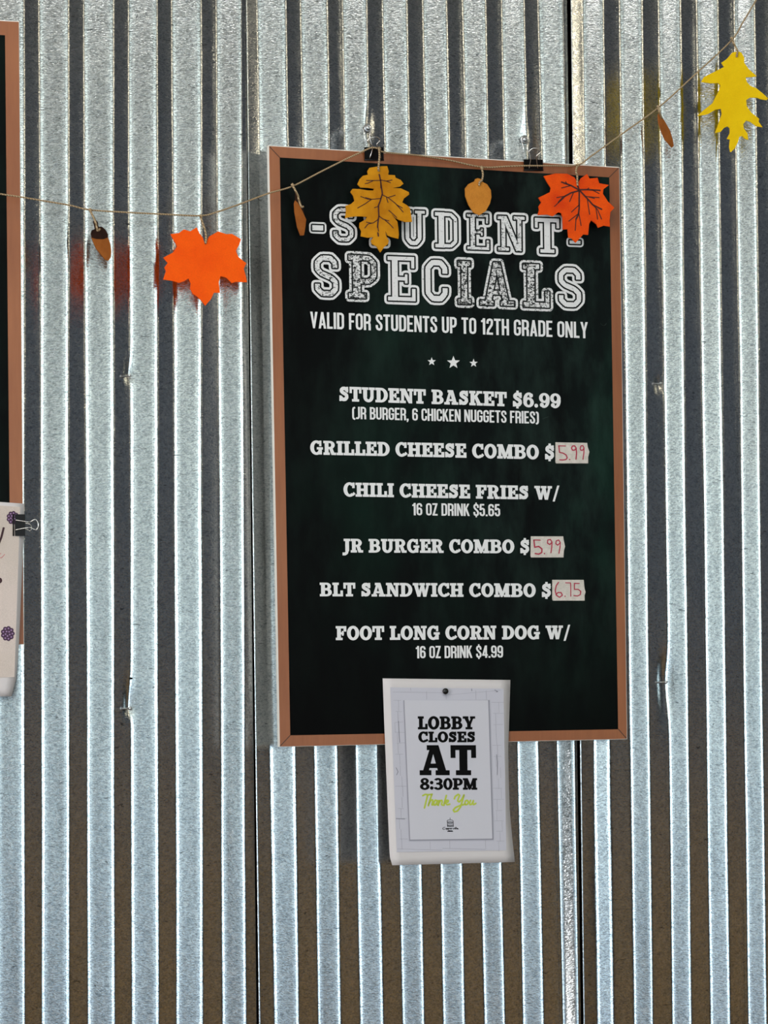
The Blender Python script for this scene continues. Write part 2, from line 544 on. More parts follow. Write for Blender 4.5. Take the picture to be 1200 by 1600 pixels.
# ---- tall condensed sans, cap height 1
w_ = .125
def bx(*p): return S(list(p), w_)
L_, R_, T_, B_ = .0625, .3375, .9375, .0625
OV = [(L_, .2), (.10, .1), (.2, B_), (.30, .1), (R_, .2), (R_, .8), (.30, .9), (.2, T_), (.10, .9), (L_, .8)]
BEB = {
    'O': (.40, S(OV, w_, True)), '0': (.40, S(OV, w_, True)),
    'A': (.42, [[(0, 0), (.125, 0), (.26, 1), (.15, 1)], [(.295, 0), (.42, 0), (.27, 1), (.16, 1)], R(.1, .2, .32, .31)]),
    'B': (.40, [R(0, 0, .125, 1)] + bx((.05, T_), (.22, T_), (.32, .88), (.32, .62), (.25, .53), (.08, .52)) + bx((.1, .52), (.26, .5), (R_, .4), (R_, .16), (.25, B_), (.05, B_))),
    'C': (.39, bx((R_, .64), (R_, .8), (.30, .9), (.2, T_), (.10, .9), (L_, .8), (L_, .2), (.10, .1), (.2, B_), (.30, .1), (R_, .2), (R_, .38))),
    'D': (.40, [R(0, 0, .125, 1)] + bx((.05, T_), (.24, T_), (.32, .88), (R_, .78), (R_, .22), (.32, .12), (.24, B_), (.05, B_))),
    'E': (.35, [R(0, 0, .125, 1), R(0, 0, .34, .125), R(0, .875, .34, 1), R(0, .44, .3, .56)]),
    'F': (.33, [R(0, 0, .125, 1), R(0, .875, .33, 1), R(0, .44, .28, .56)]),
    'G': (.40, bx((R_, .68), (R_, .8), (.30, .9), (.2, T_), (.10, .9), (L_, .8), (L_, .2), (.10, .1), (.2, B_), (.30, .1), (R_, .2), (R_, .5)) + [R(.2, .42, .4, .53)]),
    'H': (.41, [R(0, 0, .13, 1), R(.28, 0, .41, 1), R(0, .43, .4, .56)]),
    'I': (.13, [R(0, 0, .13, 1)]),
    'J': (.28, bx((.215, 1), (.215, .18), (.15, .07), (0, B_))),
    'K': (.42, [R(0, 0, .13, 1), [(.1, .32), (.1, .52), (.27, 1), (.4, 1)], [(.13, .5), (.22, .66), (.42, 0), (.29, 0)]]),
    'L': (.32, [R(0, 0, .125, 1), R(0, 0, .32, .125)]),
    'N': (.42, [R(0, 0, .115, 1), R(.305, 0, .42, 1), [(0, 1), (.13, 1), (.42, 0), (.29, 0)]]),
    'P': (.38, [R(0, 0, .125, 1)] + bx((.05, T_), (.22, T_), (.31, .88), (.32, .78), (.32, .58), (.28, .47), (.2, .42), (.05, .42))),
    'R': (.40, [R(0, 0, .125, 1), R(.27, 0, .395, .36)] + bx((.05, T_), (.22, T_), (.32, .88), (R_, .78), (R_, .6), (.30, .5), (.22, .46), (.05, .46)) + bx((.2, .48), (.3, .44), (.33, .34), (.33, .2))),
    'S': (.38, bx((.325, .68), (.325, .8), (.29, .9), (.2, T_), (.10, .9), (.065, .8), (.065, .72), (.12, .6), (.25, .46), (.32, .34), (.325, .2), (.29, .1), (.2, B_), (.10, .1), (.06, .2), (.06, .33))),
    'T': (.38, [R(.125, 0, .255, 1), R(0, .875, .38, 1)]),
    'U': (.40, bx((L_, 1), (L_, .2), (.10, .1), (.2, B_), (.30, .1), (R_, .2), (R_, 1))),
    'V': (.42, [[(0, 1), (.13, 1), (.26, 0), (.16, 0)], [(.29, 1), (.42, 1), (.26, 0), (.16, 0)]]),
    'Y': (.42, [[(0, 1), (.13, 1), (.26, .38), (.16, .38)], [(.29, 1), (.42, 1), (.26, .38), (.16, .38)], R(.147, 0, .273, .42)]),
    'Z': (.37, [R(0, 0, .36, .125), R(0, .875, .36, 1), [(.02, .1), (.15, .1), (.35, .9), (.22, .9)]]),
    '1': (.24, [R(.1, 0, .23, 1), R(0, .76, .12, .87), [(.0, .8), (.1, .8), (.23, 1), (.13, 1)]]),
    '2': (.38, bx((L_, .68), (L_, .8), (.10, .9), (.2, T_), (.30, .9), (.32, .78), (.30, .6), (.10, .28), (.07, .06)) + [R(0, 0, .37, .125)]),
    '4': (.40, [R(.22, 0, .345, 1), R(0, .17, .40, .29), [(0, .22), (.12, .22), (.33, 1), (.2, 1)]]),
    '5': (.38, bx((.33, T_), (.08, T_), (.06, .5)) + bx((.06, .5), (.12, .6), (.22, .62), (.31, .55), (.32, .2), (.28, .1), (.2, B_), (.10, .1), (.06, .2), (.06, .3))),
    '6': (.40, S([(L_, .2), (.10, .1), (.2, B_), (.30, .1), (R_, .2), (R_, .42), (.29, .54), (.2, .57), (.1, .52), (L_, .42)], w_, True) + bx((R_, .72), (R_, .8), (.30, .9), (.2, T_), (.10, .9), (L_, .8), (L_, .3))),
    '9': (.40, S([(L_, .58), (.10, .47), (.2, .43), (.30, .48), (R_, .58), (R_, .8), (.29, .9), (.2, T_), (.1, .9), (L_, .8)], w_, True) + bx((L_, .28), (L_, .2), (.10, .1), (.2, B_), (.30, .1), (R_, .2), (R_, .7))),
    '$': (.38, bx((.325, .68), (.325, .8), (.29, .9), (.2, T_), (.10, .9), (.065, .8), (.065, .72), (.12, .6), (.25, .46), (.32, .34), (.325, .2), (.29, .1), (.2, B_), (.10, .1), (.06, .2), (.06, .33)) + [R(.15, -.1, .24, .1), R(.15, .9, .24, 1.1)]),
    '.': (.13, [R(0, 0, .13, .13)]),
    ',': (.13, [R(0, 0, .13, .13), [(.03, .02), (.13, .02), (.08, -.13), (0, -.13)]]),
    '(': (.22, bx((.21, .94), (.1, .9), (L_, .78), (L_, .14), (.1, .03), (.21, -.02))),
    ')': (.22, bx((.01, .94), (.12, .9), (.157, .78), (.157, .14), (.12, .03), (.01, -.02))),
    ' ': (.16, []),
}
# ---- athletic octagon slab, cap height 1
VAR = {
    'S': (.64, S([(.52, .66), (.52, .79), (.42, .89), (.22, .89), (.11, .79), (.11, .64), (.20, .55), (.43, .46), (.53, .37), (.53, .21), (.43, .11), (.22, .11), (.11, .21), (.11, .34)], .155)),
    'T': (.66, [R(.23, 0, .43, 1), R(0, .84, .66, 1), R(0, .68, .12, 1), R(.54, .68, .66, 1), R(.13, 0, .53, .15)]),
    'U': (.70, S([(.18, .95), (.18, .22), (.28, .1), (.42, .1), (.52, .22), (.52, .95)], .165) + [R(0, .87, .33, 1), R(.37, .87, .70, 1)]),
    'D': (.66, [R(.09, 0, .29, 1), R(0, 0, .3, .15), R(0, .85, .3, 1)] + S([(.2, .92), (.44, .92), (.56, .8), (.56, .2), (.44, .08), (.2, .08)], .145)),
    'E': (.64, [R(.09, 0, .26, 1), R(0, 0, .64, .125), R(0, .875, .62, 1), R(.51, .71, .62, 1), R(.52, 0, .64, .31), R(.2, .44, .46, .56), R(.37, .38, .47, .62)]),
    'N': (.74, [R(.09, 0, .24, 1), R(.5, 0, .65, 1), [(.09, 1), (.27, 1), (.65, 0), (.47, 0)], R(0, 0, .33, .14), R(0, .86, .24, 1), R(.41, .86, .74, 1)]),
    'P': (.66, [R(.09, 0, .29, 1), R(0, 0, .4, .15), R(0, .85, .3, 1)] + S([(.2, .92), (.45, .92), (.56, .81), (.56, .5), (.45, .4), (.2, .4)], .145)),
    'C': (.62, S([(.51, .64), (.51, .78), (.41, .9), (.22, .9), (.11, .78), (.11, .22), (.22, .1), (.41, .1), (.51, .22), (.51, .36)], .165)),
    'I': (.38, [R(.09, 0, .29, 1), R(0, 0, .38, .15), R(0, .85, .38, 1)]),
    'A': (.80, [[(.1, 0), (.27, 0), (.47, 1), (.31, 1)], [(.33, 1), (.49, 1), (.70, 0), (.53, 0)], R(.24, .24, .56, .37), R(0, 0, .34, .14), R(.46, 0, .80, .14)]),
    'L': (.62, [R(.09, 0, .29, 1), R(0, .85, .4, 1), R(0, 0, .62, .15), R(.49, 0, .62, .4)]),
}
LEAN = 0.013


def line_polys(font, text, x0, yb0, x1, yb1, h0, h1, gap=.05):
    adv, items = 0, []
    for ch in text:
        w, ps = font[ch]
        items.append((adv, ps))
        adv += w + gap
    adv -= gap
    out = []
    for a, ps in items:
        g = []
        for p in ps:
            q = []
            for gx, gy in p:
                u = (gx + a) / adv
                h = h0 + (h1 - h0) * u
                q.append((x0 + (x1 - x0) * u - LEAN * h * gy, yb0 + (yb1 - yb0) * u - h * gy))
            g.append(q)
        out.append(g)
    return out


def daylight(i, strength):
    # outdoor view through the glazing: cool ground level, paler sky, trees and cars as soft blotches
    m = mat('daylight_glass_%d' % i, (0.1, 0.1, 0.1, 1), 0.2, emit=(1, 1, 1, 1), strength=strength)
    tc = nd(m, 'ShaderNodeTexCoord')
    sp = nd(m, 'ShaderNodeSeparateXYZ'); lk(m, tc.outputs['Object'], sp.inputs[0])
    mr = nd(m, 'ShaderNodeMapRange'); mr.inputs['From Min'].default_value = 0.2; mr.inputs['From Max'].default_value = 3.8
    lk(m, sp.outputs['Z'], mr.inputs[0])
    g = ramp(m, mr.outputs[0], [(0.0, (0.48, 0.62, 0.86)), (0.35, (0.62, 0.78, 0.92)), (0.6, (0.82, 0.95, 0.97)), (1.0, (0.93, 0.95, 0.92))])
    b = ramp(m, noise(m, coords(m, (1, 1, 0.8), (i * 2.3, 0, 0)), 1.5, 4, 0.6), [(0.35, (0.62, 0.68, 0.66)), (0.65, (1.3, 1.28, 1.2))])
    c = mixc(m, 1.0, g, b, 'MULTIPLY')
    lk(m, c, bsdf(m).inputs['Emission Color'])
    return m


# ------------------------------------------------------------------ room shell
RX0, RX1, RYF, RZ = -6.0, 6.5, -8.0, 4.2
def struct(name, V, Fc, m, parent=None):
    o = mesh_obj(name, V, Fc, m, parent)
    if not parent: o['kind'] = 'structure'
    return o
struct('floor', *box((RX0, RYF, -0.1), (RX1, 0.1, 0)), M['floor'])
struct('ceiling', *box((RX0, RYF, RZ), (RX1, 0.1, RZ + 0.1)), M['ceiling'])
struct('wall_right', *box((RX1, RYF, 0), (RX1 + 0.1, 0.1, RZ)), M['wall_dark'])
struct('trim_1', *box((RX1 - 0.03, RYF + 0.1, 0.0), (RX1, 0.0, 1.5)), M['wainscot'])
struct('wall_left', *box((RX0 - 0.1, RYF, 0), (RX0, 0.1, RZ)), M['wall_pale'])
# front wall behind the photographer: piers, sill, header, and tall lit windows
WINS = [(-5.7, -3.3, 0.1, 3.9, 0.30), (-3.2, -1.45, 0.1, 3.9, 0.52), (-0.7, 1.0, 0.2, 3.7, 1.3), (1.2, 3.2, 0.2, 3.7, 1.55)]
V, Fc = [], []
xs = RX0
for a, b, z0, z1, s in WINS:
    box((xs, RYF - 0.15, 0), (a, RYF, RZ), V, Fc)
    box((a, RYF - 0.15, 0), (b, RYF, z0), V, Fc)
    box((a, RYF - 0.15, z1), (b, RYF, RZ), V, Fc)
    xs = b
box((xs, RYF - 0.15, 0), (RX1, RYF, RZ), V, Fc)
struct('wall_front', V, Fc, M['wall_dark'])
for i, (a, b, z0, z1, s) in enumerate(WINS):
    mw = daylight(i, s * 3)
    o = struct('window_%d' % (i + 1), *box((a, RYF - 0.12, z0), (b, RYF - 0.10, z1)), mw)
    V, Fc = box((a, RYF - 0.10, z0), (a + 0.06, RYF - 0.02, z1))
    box((b - 0.06, RYF - 0.10, z0), (b, RYF - 0.02, z1), V, Fc)
    box(((a + b) / 2 - 0.03, RYF - 0.10, z0), ((a + b) / 2 + 0.03, RYF - 0.02, z1), V, Fc)
    mesh_obj('mullion', V, Fc, M['mullion'], o)

# ------------------------------------------------------------------ corrugated metal wall
DEPTH = 0.0127
# (crest top px, crest bottom px, valley top px, valley bottom px) ; a crest is followed by its valley to the right
S1 = [(36.5, 38, 63, 66), (105.5, 108, 132, 138), (176, 179, 202, 206), (244.5, 247.5, 270, 276), (313, 317, 339, 348)]
S2 = [(447, 467, 472, 498), (511, 533, 537, 563), (573, 599, 600, 629), (636, 663, 663, 693), (698, 727, 725, 757), (759, 789, 786, 817), (820, 850, 843, 880)]
S3 = [(943, 962, 970, 991), (1004, 1021, 1031, 1051), (1064, 1082, 1090, 1110), (1122, 1142, 1149, 1169), (1180, 1199, 1206, 1226)]
YT, YB = 60, 1585
for k in range(1, 5):
    S3.append(tuple(S3[4][j] + 57 * k for j in range(4)))
S1L = []
for k in range(9, 0, -1):
    S1L.append(tuple(S1[0][j] - 70.5 * k for j in range(4)))
S1 = S1L + S1

ZTOP, ZBOT = 3.4, 0.0
ZS = [0.0, 0.6, 1.0] + [1.06 + 0.006 * i for i in range(300)] + [2.95, 3.4]


def line3(xt, xb, Y):
    a, b = pix(xt, YT, Y), pix(xb, YB, Y)
    return lambda z: a.x + (b.x - a.x) * (z - a.z) / (b.z - a.z)


def gprof(t, r=0.14):
    A = 1 - r
    if t < r: return t * t / (2 * r) / A
    if t > 1 - r: return 1 - (1 - t) ** 2 / (2 * r) / A
    return (t - r / 2) / A


DENTS = []   # (x, z, y amplitude, rx, rz_up, rz_down)


def dent(px, py, amp, rx, ru, rd):
    p = pix(px, py, 0.004)
    DENTS.append((p.x, p.z, amp, rx, ru, rd))


dent(203, 586, 0.003, 0.006, 0.02, 0.008)
dent(203, 1106, 0.004, 0.007, 0.035, 0.010)
dent(576, 198, 0.0025, 0.008, 0.03, 0.02)
dent(819, 217, 0.0025, 0.008, 0.03, 0.02)
dent(1031, 600, 0.003, 0.008, 0.015, 0.015)
dent(1041, 1066, 0.005, 0.012, 0.04, 0.05)


def sheet(name, knots, m, parent, thick, amp, ph):
    """knots: list of (x(z) function, y); linear flanks with rolled crests and valleys between them"""
    NS = 14
    V, Fc = [], []
    cols = (len(knots) - 1) * NS + 1
    for z in ZS:
        for k in range(len(knots) - 1):
            (fa, ya), (fb, yb) = knots[k], knots[k + 1]
            if callable(ya): ya = ya(z)
            if callable(yb): yb = yb(z)
            xa, xb = fa(z), fb(z)
            for j in range(NS + (1 if k == len(knots) - 2 else 0)):
                t = j / NS
                x = xa + (xb - xa) * t
                y = ya + (yb - ya) * gprof(t, 0.09 if yb > ya else 0.24)
                y += amp * (sin(z * 7.3 + k * 2.1 + ph) * 0.5 + sin(z * 17.0 + k * 1.3 + ph * 2) * 0.22 + sin(z * 41 + k * 3.7) * 0.08) * sin(pi * t)
                y += thick
                for dx, dz, a, rx, ru, rd in DENTS:
                    u = (x - dx) / rx
                    w = (z - dz) / (ru if z > dz else rd)
                    if abs(u) < 3 and abs(w) < 3:
                        y += a * math.exp(-u * u - w * w)
                V.append((x, y, z))
    for i in range(len(ZS) - 1):
        for c in range(cols - 1):
            a = i * cols + c
            Fc.append((a, a + 1, a + cols + 1, a + cols))
    o = mesh_obj(name, V, Fc, m, parent, smooth=True)
    md = o.modifiers.new('gauge', 'SOLIDIFY')
    md.thickness = 0.0009
    md.offset = -1
    return o


wall = bpy.data.objects.new('wall_back', None)
COL.objects.link(wall)
wall['kind'] = 'structure'
V, Fc = box((RX0, 0.03, 0), (RX1, 0.13, RZ))
mesh_obj('backing', V, Fc, mat('dark_backing', srgb(8, 8, 10), 0.95, spec=0.0), wall)


def knots_of(rows):
    k = []
    for ct, cb, vt, vb in rows:
        k.append((line3(ct, cb, 0.0), 0.0))
        k.append((line3(vt, vb, DEPTH), DEPTH))
    return k


# left sheet: ends on a crest then a short flat lip (the seam)
k1 = knots_of(S1) + [(line3(377, 384, 0.0), 0.0), (line3(384, 401, 0.004), 0.004)]
sheet('corrugated_sheet', k1, M['sheet'][0], wall, 0.0, 0.0007, 0.3)
k2 = [(line3(385.3, 405, 0.0065), 0.0065), (line3(404, 429, DEPTH), DEPTH)] + knots_of(S2) + [(line3(881, 905, 0.0), 0.0), (line3(887, 908, 0.005), 0.005)]
sheet('corrugated_sheet', k2, M['sheet'][1], wall, 0.0008, 0.0007, 1.9)
k3 = [(line3(893.5, 912.5, 0.0095), 0.0095), (line3(912, 934, DEPTH), DEPTH)] + knots_of(S3)
ease = lambda z, a: a * min(max((2.35 - z) / 0.5, 0), 1)
k3[2] = (k3[2][0], lambda z: ease(z, 0.0047))
sheet('corrugated_sheet', k3, M['sheet'][2], wall, 0.0014, 0.0007, 4.1)


flat('nail_hole', [[disc(205.5, 1060, 1.7)]], M['black'], DEPTH - 0.0012, wall)


# screws
def screw(px, py, r, Y, washer, label, group=None):
    p = pix(px, py, Y)
    t = thing('wall_screw', (p.x, Y + 0.004, p.z), label, 'screw', group)
    n = 20
    prof = [(0, -0.0035), (0.3, -0.0034), (0.5, -0.0026), (0.56, -0.0016), (0.56, 0.0)]
    V, Fc = [], []
    for rr, dy in prof:
        for k in range(n):
            a = 2 * pi * k / n
            V.append((p.x + r * rr * cos(a), Y + dy, p.z + r * rr * sin(a)))
    for i in range(len(prof) - 1):
        for k in range(n):
            Fc.append((i * n + k, i * n + (k + 1) % n, (i + 1) * n + (k + 1) % n, (i + 1) * n + k))
    mesh_obj('screw_head', V, Fc, M['screw'], t, smooth=True)
    if washer:
        V, Fc = [], []
        for rr, dy in [(0.5, 0.0), (0.6, -0.0008), (0.9, -0.0004), (1, 0.0008), (1, 0.002)]:
            for k in range(n):
                a = 2 * pi * k / n
                V.append((p.x + r * rr * cos(a), Y + dy, p.z + r * rr * sin(a)))
        for i in range(4):
            for k in range(n):
                Fc.append((i * n + k, i * n + (k + 1) % n, (i + 1) * n + (k + 1) % n, (i + 1) * n + k))
        mesh_obj('washer', V, Fc, M['screw'], t, smooth=True)
    # shank into the wall
    V, Fc = tube([(p.x, Y, p.z), (p.x, 0.029, p.z)], r * 0.3, 8)
    mesh_obj('shank', V, Fc, M['screw'], t)
    return t


screw(575, 200, 0.0068, -0.001, True, 'washer-head screw above the left binder clip of the specials board', None)
screw(820, 218, 0.0068, -0.001, True, 'washer-head screw above the right binder clip of the specials board', None)
screw(202, 587, 0.0042, 0.003, False, 'small screw dimpling the metal wall below the plain orange leaf')
screw(203, 1107, 0.0048, 0.004, False, 'small screw in a long dent low on the left metal sheet')
screw(1032, 599, 0.0040, 0.005, False, 'small screw in a dark groove right of the board, upper one')
screw(1040, 1066, 0.0044, 0.005, False, 'small screw in a dent right of the board, lower one')

# ------------------------------------------------------------------ specials board
BF = -0.022          # front face of the board
BT = 0.005           # foam thickness


def plate_world(front, thick, name, m, parent=None, smooth=False):
    """closed slab from a front outline (world points, any order of winding) going back by thick (+y)"""
    n = len(front)
    V = [Vector(p) for p in front] + [Vector(p) + Vector((0, thick, 0)) for p in front]
    tris = tessellate_polygon([[Vector((p.x, p.z, 0)) for p in V[:n]]])
    Fc = []
    for t in tris:
        a, b, c = (V[i] for i in t)
        t = tuple(t)
        if (b - a).cross(c - a).y > 0: t = t[::-1]
        Fc.append(t)
        Fc.append(tuple(i + n for i in t[::-1]))
    for i in range(n):
        Fc.append((i, (i + 1) % n, n + (i + 1) % n, n + i))
    return mesh_obj(name, V, Fc, m, parent)


def board(corners, inner, label, cat, mitre=True):
    c = [pix(x, y, BF) for x, y in corners]
    i = [pix(x, y, BF) for x, y in inner]
    base = (c[2] + c[3]) / 2
    t = thing('menu_board', base, label, cat)
    plate_world([pix(x, y, BF + 0.0006) for x, y in corners], BT, 'foam_core', M['foam'], t)
    cc = [pix(x + dx, y + dy, BF) for (x, y), (dx, dy) in zip(corners, ((1.6, 1.2), (-.6, 1.2), (-.6, -.6), (1.6, -.6)))]
    e = 0.0006
    for k in range(4):
        k2 = (k + 1) % 4
        plate_world([cc[k], cc[k2], i[k2], i[k]], e, 'frame_rail', M['frame'], t)
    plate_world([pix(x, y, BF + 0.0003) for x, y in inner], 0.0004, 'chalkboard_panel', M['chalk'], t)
    return t


BOARD = board([(419, 227), (968, 261), (980, 1155), (436, 1167)], [(437, 246), (952, 277), (966, 1139.5), (453.5, 1149)],
              'dark green specials board with brown frame and white STUDENT SPECIALS lettering', 'sign')
TY = BF - 0.0002
# mitre lines of the printed frame
for ml in ([(421, 229), (437, 246)], [(967, 262), (952, 277)], [(979, 1154), (966, 1139)], [(437.5, 1166), (453.5, 1149)]):
    flat('mitre_line', [S(ml, 1.3)], M['mitre'], BF - 0.00015, BOARD)


def text(font, s, *a, gap=.05, label=None):
    wt = 0.22 if font is SLAB else 0.12
    return flat('lettering', [[grow(p, wt) for p in g] for g in line_polys(font, s, *a, gap=gap)], M['white'], TY - 0.0002, BOARD, label)


text(BEB, 'VALID FOR STUDENTS UP TO 12TH GRADE ONLY', 485, 512.5, 918.5, 528.5, 25.5, 25, gap=.065)
text(SLAB, 'STUDENT BASKET $6.99', 530, 626.5, 876, 637.5, 22.5, 22, gap=.055)
text(BEB, '(JR BURGER, 6 CHICKEN NUGGETS FRIES)', 550.5, 654.5, 842, 662, 19, 19, gap=.06)
text(SLAB, 'GRILLED CHEESE COMBO $', 485, 710, 867, 718, 21.5, 22, gap=.055)
text(SLAB, 'CHILI CHEESE FRIES W/', 537, 775.5, 874, 781, 21.5, 21, gap=.055)
text(BEB, '16 OZ DRINK $5.65', 644.5, 805, 781.5, 806.8, 19, 19, gap=.06)
text(SLAB, 'JR BURGER COMBO $', 535, 863, 828, 864.5, 21, 21, gap=.055)
text(SLAB, 'BLT SANDWICH COMBO $', 500, 931.5, 862, 933, 21, 21, gap=.055)
text(SLAB, 'FOOT LONG CORN DOG W/', 525, 1000, 891, 998.5, 21.5, 21, gap=.055)
text(BEB, '16 OZ DRINK $4.99', 650, 1028.5, 786, 1027.5, 19, 19, gap=.06)


def star(cx, cy, r):
    pts = [(cx + (r if k % 2 == 0 else r * .42) * sin(pi * k / 5), cy - (r if k % 2 == 0 else r * .42) * cos(pi * k / 5)) for k in range(10)]
    return [[(cx, cy), pts[k - 1], pts[k]] for k in range(10)]


for sx, sy, sr in ((674.5, 565, 6.8), (708.5, 566.5, 10.5), (740, 567.5, 6.8)):
    flat('printed_star', [star(sx, sy, sr)], M['white'], TY - 0.0002, BOARD)


def varsity(ch, x0, x1, yt, yb, wear):
    """outer pixel box of an outlined athletic letter"""
    o = 4.4
    w, ps = VAR[ch]
    xa, xb, ya, yc = x0 + o, x1 - o, yt + o, yb - o
    h = yc - ya
    sl = (xb - xa) * 0.036
    ins = 1.6 if ch != '-' else 0.6
    g = [[(xa + (xb - xa) * gx / w - LEAN * h * (gy - .5), yc - h * gy + sl * (gx / w - .5)) for gx, gy in p] for p in ps]
    g = [q_ for q_ in (inset(p, ins) for p in g) if len(q_) > 2]
    flat('letter_outline', [[grow(p, o + ins) for p in g]], M['dist_light'] if wear != 'dist_heavy' else M['dist_mid'], TY, BOARD)
    flat('letter_gap', [[grow(p, 2.4) for p in g]], M['boardblack'], TY - 0.0002, BOARD)
    flat('letter_fill', [[hull(p) for p in g]], M[wear], TY - 0.0004, BOARD)


VAR['-'] = (1.0, [R(0, 0, 1, 1)])
LG, MD, HV = 'dist_light', 'dist_mid', 'dist_heavy'
for a in (('-', 483, 510, 347, 365, LG), ('S', 513, 560, 317, 385, MD), ('T', 568, 618, 320, 388, LG), ('U', 622, 670, 323, 390, LG), ('D', 674, 722, 326, 393, LG),
          ('E', 724, 770, 329, 396, MD), ('N', 772, 826, 332, 398, MD), ('T', 830, 880, 335, 401, LG), ('-', 885, 912, 371, 386, LG),
          ('S', 484, 536, 391, 471, MD), ('P', 539, 596, 393, 472, HV), ('E', 600, 655, 395, 476, LG), ('C', 657, 707, 399, 478, LG),
          ('I', 710, 741, 402, 481, HV), ('A', 744, 809, 404, 483, HV), ('L', 812, 864, 407, 486, HV), ('S', 865, 916, 410, 488, LG)):
    varsity(*a)

# ------------------------------------------------------------------ price stickers
def sticker(corners, ink, name_label, o, sc):
    front = [pix(x, y, BF - 0.0010) for x, y in corners]
    base = sum(front, Vector()) / len(front)
    t = thing('price_sticker', base, name_label, 'sticker', 'handwritten price stickers on the specials board')
    plate_world(front, 0.0005, 'label_paper', M['sticker'], t)
    fx = lambda p: (o[0] + p[0] / sc, o[1] + p[1] / sc)
    flat('handwriting', [S([fx(p) for p in st], wd / sc, caps=True) for st, wd in ink], M['marker'], BF - 0.0012, t)


A = (860, 680)
sticker([(868, 691), (917.5, 692), (918.5, 699), (921, 706), (919, 714), (919, 724), (869, 724), (868, 722)], [
    ([(215, 285), (405, 290)], 26), ([(225, 290), (245, 460), (340, 480), (420, 530), (450, 600), (420, 650), (330, 665), (250, 660)], 32),
    ([(510, 650), (520, 652)], 32),
    ([(690, 345), (650, 285), (590, 290), (565, 345), (590, 400), (650, 400), (690, 345), (700, 480), (685, 645)], 34),
    ([(900, 345), (870, 280), (820, 285), (795, 350), (815, 405), (865, 400), (900, 345), (895, 480), (873, 645)], 30)],
    'price sticker with 5.99 ending the GRILLED CHEESE COMBO line', A, 17.14)
A = (820, 830)
sticker([(829.5, 838), (880, 838), (881, 845), (883, 854), (881, 861), (880.5, 871), (830, 871), (829, 869)], [
    ([(165, 165), (290, 168)], 20), ([(170, 170), (185, 300), (260, 285), (320, 330), (318, 400), (260, 430), (195, 418)], 26),
    ([(365, 418), (372, 418)], 24),
    ([(510, 205), (480, 155), (430, 165), (425, 225), (470, 250), (510, 205), (505, 300), (490, 405)], 22),
    ([(665, 210), (635, 165), (590, 180), (580, 235), (620, 262), (665, 210), (660, 300), (640, 415)], 20)],
    'price sticker with 5.99 ending the JR BURGER COMBO line', A, 12.0)
sticker([(863, 906), (912, 906), (913.5, 920), (915, 925), (913.5, 930), (913.5, 938.5), (864, 938.5), (863, 936)], [
    ([(632, 960), (590, 1020), (570, 1110), (590, 1200), (650, 1240), (705, 1200), (680, 1150), (620, 1150), (590, 1185)], 22),
    ([(752, 1220), (758, 1220)], 22), ([(765, 968), (858, 970), (862, 1080), (862, 1220)], 18),
    ([(1020, 980), (930, 978), (930, 1090), (1000, 1090), (1050, 1130), (1040, 1190), (990, 1215), (920, 1208)], 20)],
    'price sticker with 6.75 ending the BLT SANDWICH COMBO line', A, 12.0)

# ------------------------------------------------------------------ lobby notice
def SY(x, y):
    t = min(max((y - 1060) / 290, 0), 1)
    return BF - 0.0015 - 0.010 * t * t - 0.0012 * sin(pi * t) - (0.004 * max(0, (t - .93) / .07) * max(0, (640 - x) / 40) if x < 640 else 0)


def sheet_of_paper(name, left, right, m, parent, Yf, nv=24, nu=12, thick=0.0004):
    def at(poly, t):
        y = poly[0][1] + (poly[-1][1] - poly[0][1]) * t
        for (x0, y0), (x1, y1) in zip(poly, poly[1:]):
            if y <= y1 + 1e-6: return x0 + (x1 - x0) * (y - y0) / (y1 - y0), y
        return poly[-1]
    V, Fc = [], []
    for j in range(nv + 1):
        (xa, ya), (xb, yb) = at(left, j / nv), at(right, j / nv)
        for i in range(nu + 1):
            u = i / nu
            x, y = xa + (xb - xa) * u, ya + (yb - ya) * u
            V.append(pix(x, y, Yf(x, y)))
    for j in range(nv):
        for i in range(nu):
            a = j * (nu + 1) + i
            Fc.append((a, a + nu + 1, a + nu + 2, a + 1))
    o = mesh_obj(name, V, Fc, m, parent, smooth=True)
    md = o.modifiers.new('thickness', 'SOLIDIFY'); md.thickness = thick; md.offset = -1
    return o


NOTE = thing('paper_notice', pix(698, 1080, BF - 0.002), 'white paper notice reading LOBBY CLOSES AT 8:30PM pinned to the board bottom', 'notice')
sheet_of_paper('paper_sheet', [(598, 1060), (600.5, 1130), (602.5, 1180), (604.5, 1230), (607, 1290), (609, 1338), (613, 1352)],
               [(797.5, 1062.5), (795.8, 1120), (794.2, 1170), (795, 1220), (796.5, 1267), (800.5, 1310), (804.5, 1347)], M['paper'], NOTE, SY)
o6 = (570, 1040); s6 = 4.6154
q = lambda *pts: [(o6[0] + x / s6, o6[1] + y / s6) for x, y in pts]


def note(name, polys, m, layer, **k):
    # cut long shapes into strips so that they follow the paper's curve
    return flat(name, polys, m, lambda x, y: SY(x, y) - 0.00045 - 0.00022 * layer, NOTE, **k)


def strips(quad, n=14):
    (ax, ay), (bx_, by), (cx, cy), (dx, dy) = quad
    out = []
    for i in range(n):
        t0, t1 = i / n, (i + 1) / n
        L = lambda t: (ax + (dx - ax) * t, ay + (dy - ay) * t)
        Rr = lambda t: (bx_ + (cx - bx_) * t, by + (cy - by) * t)
        out.append([L(t0), Rr(t0), Rr(t1), L(t1)])
    return out


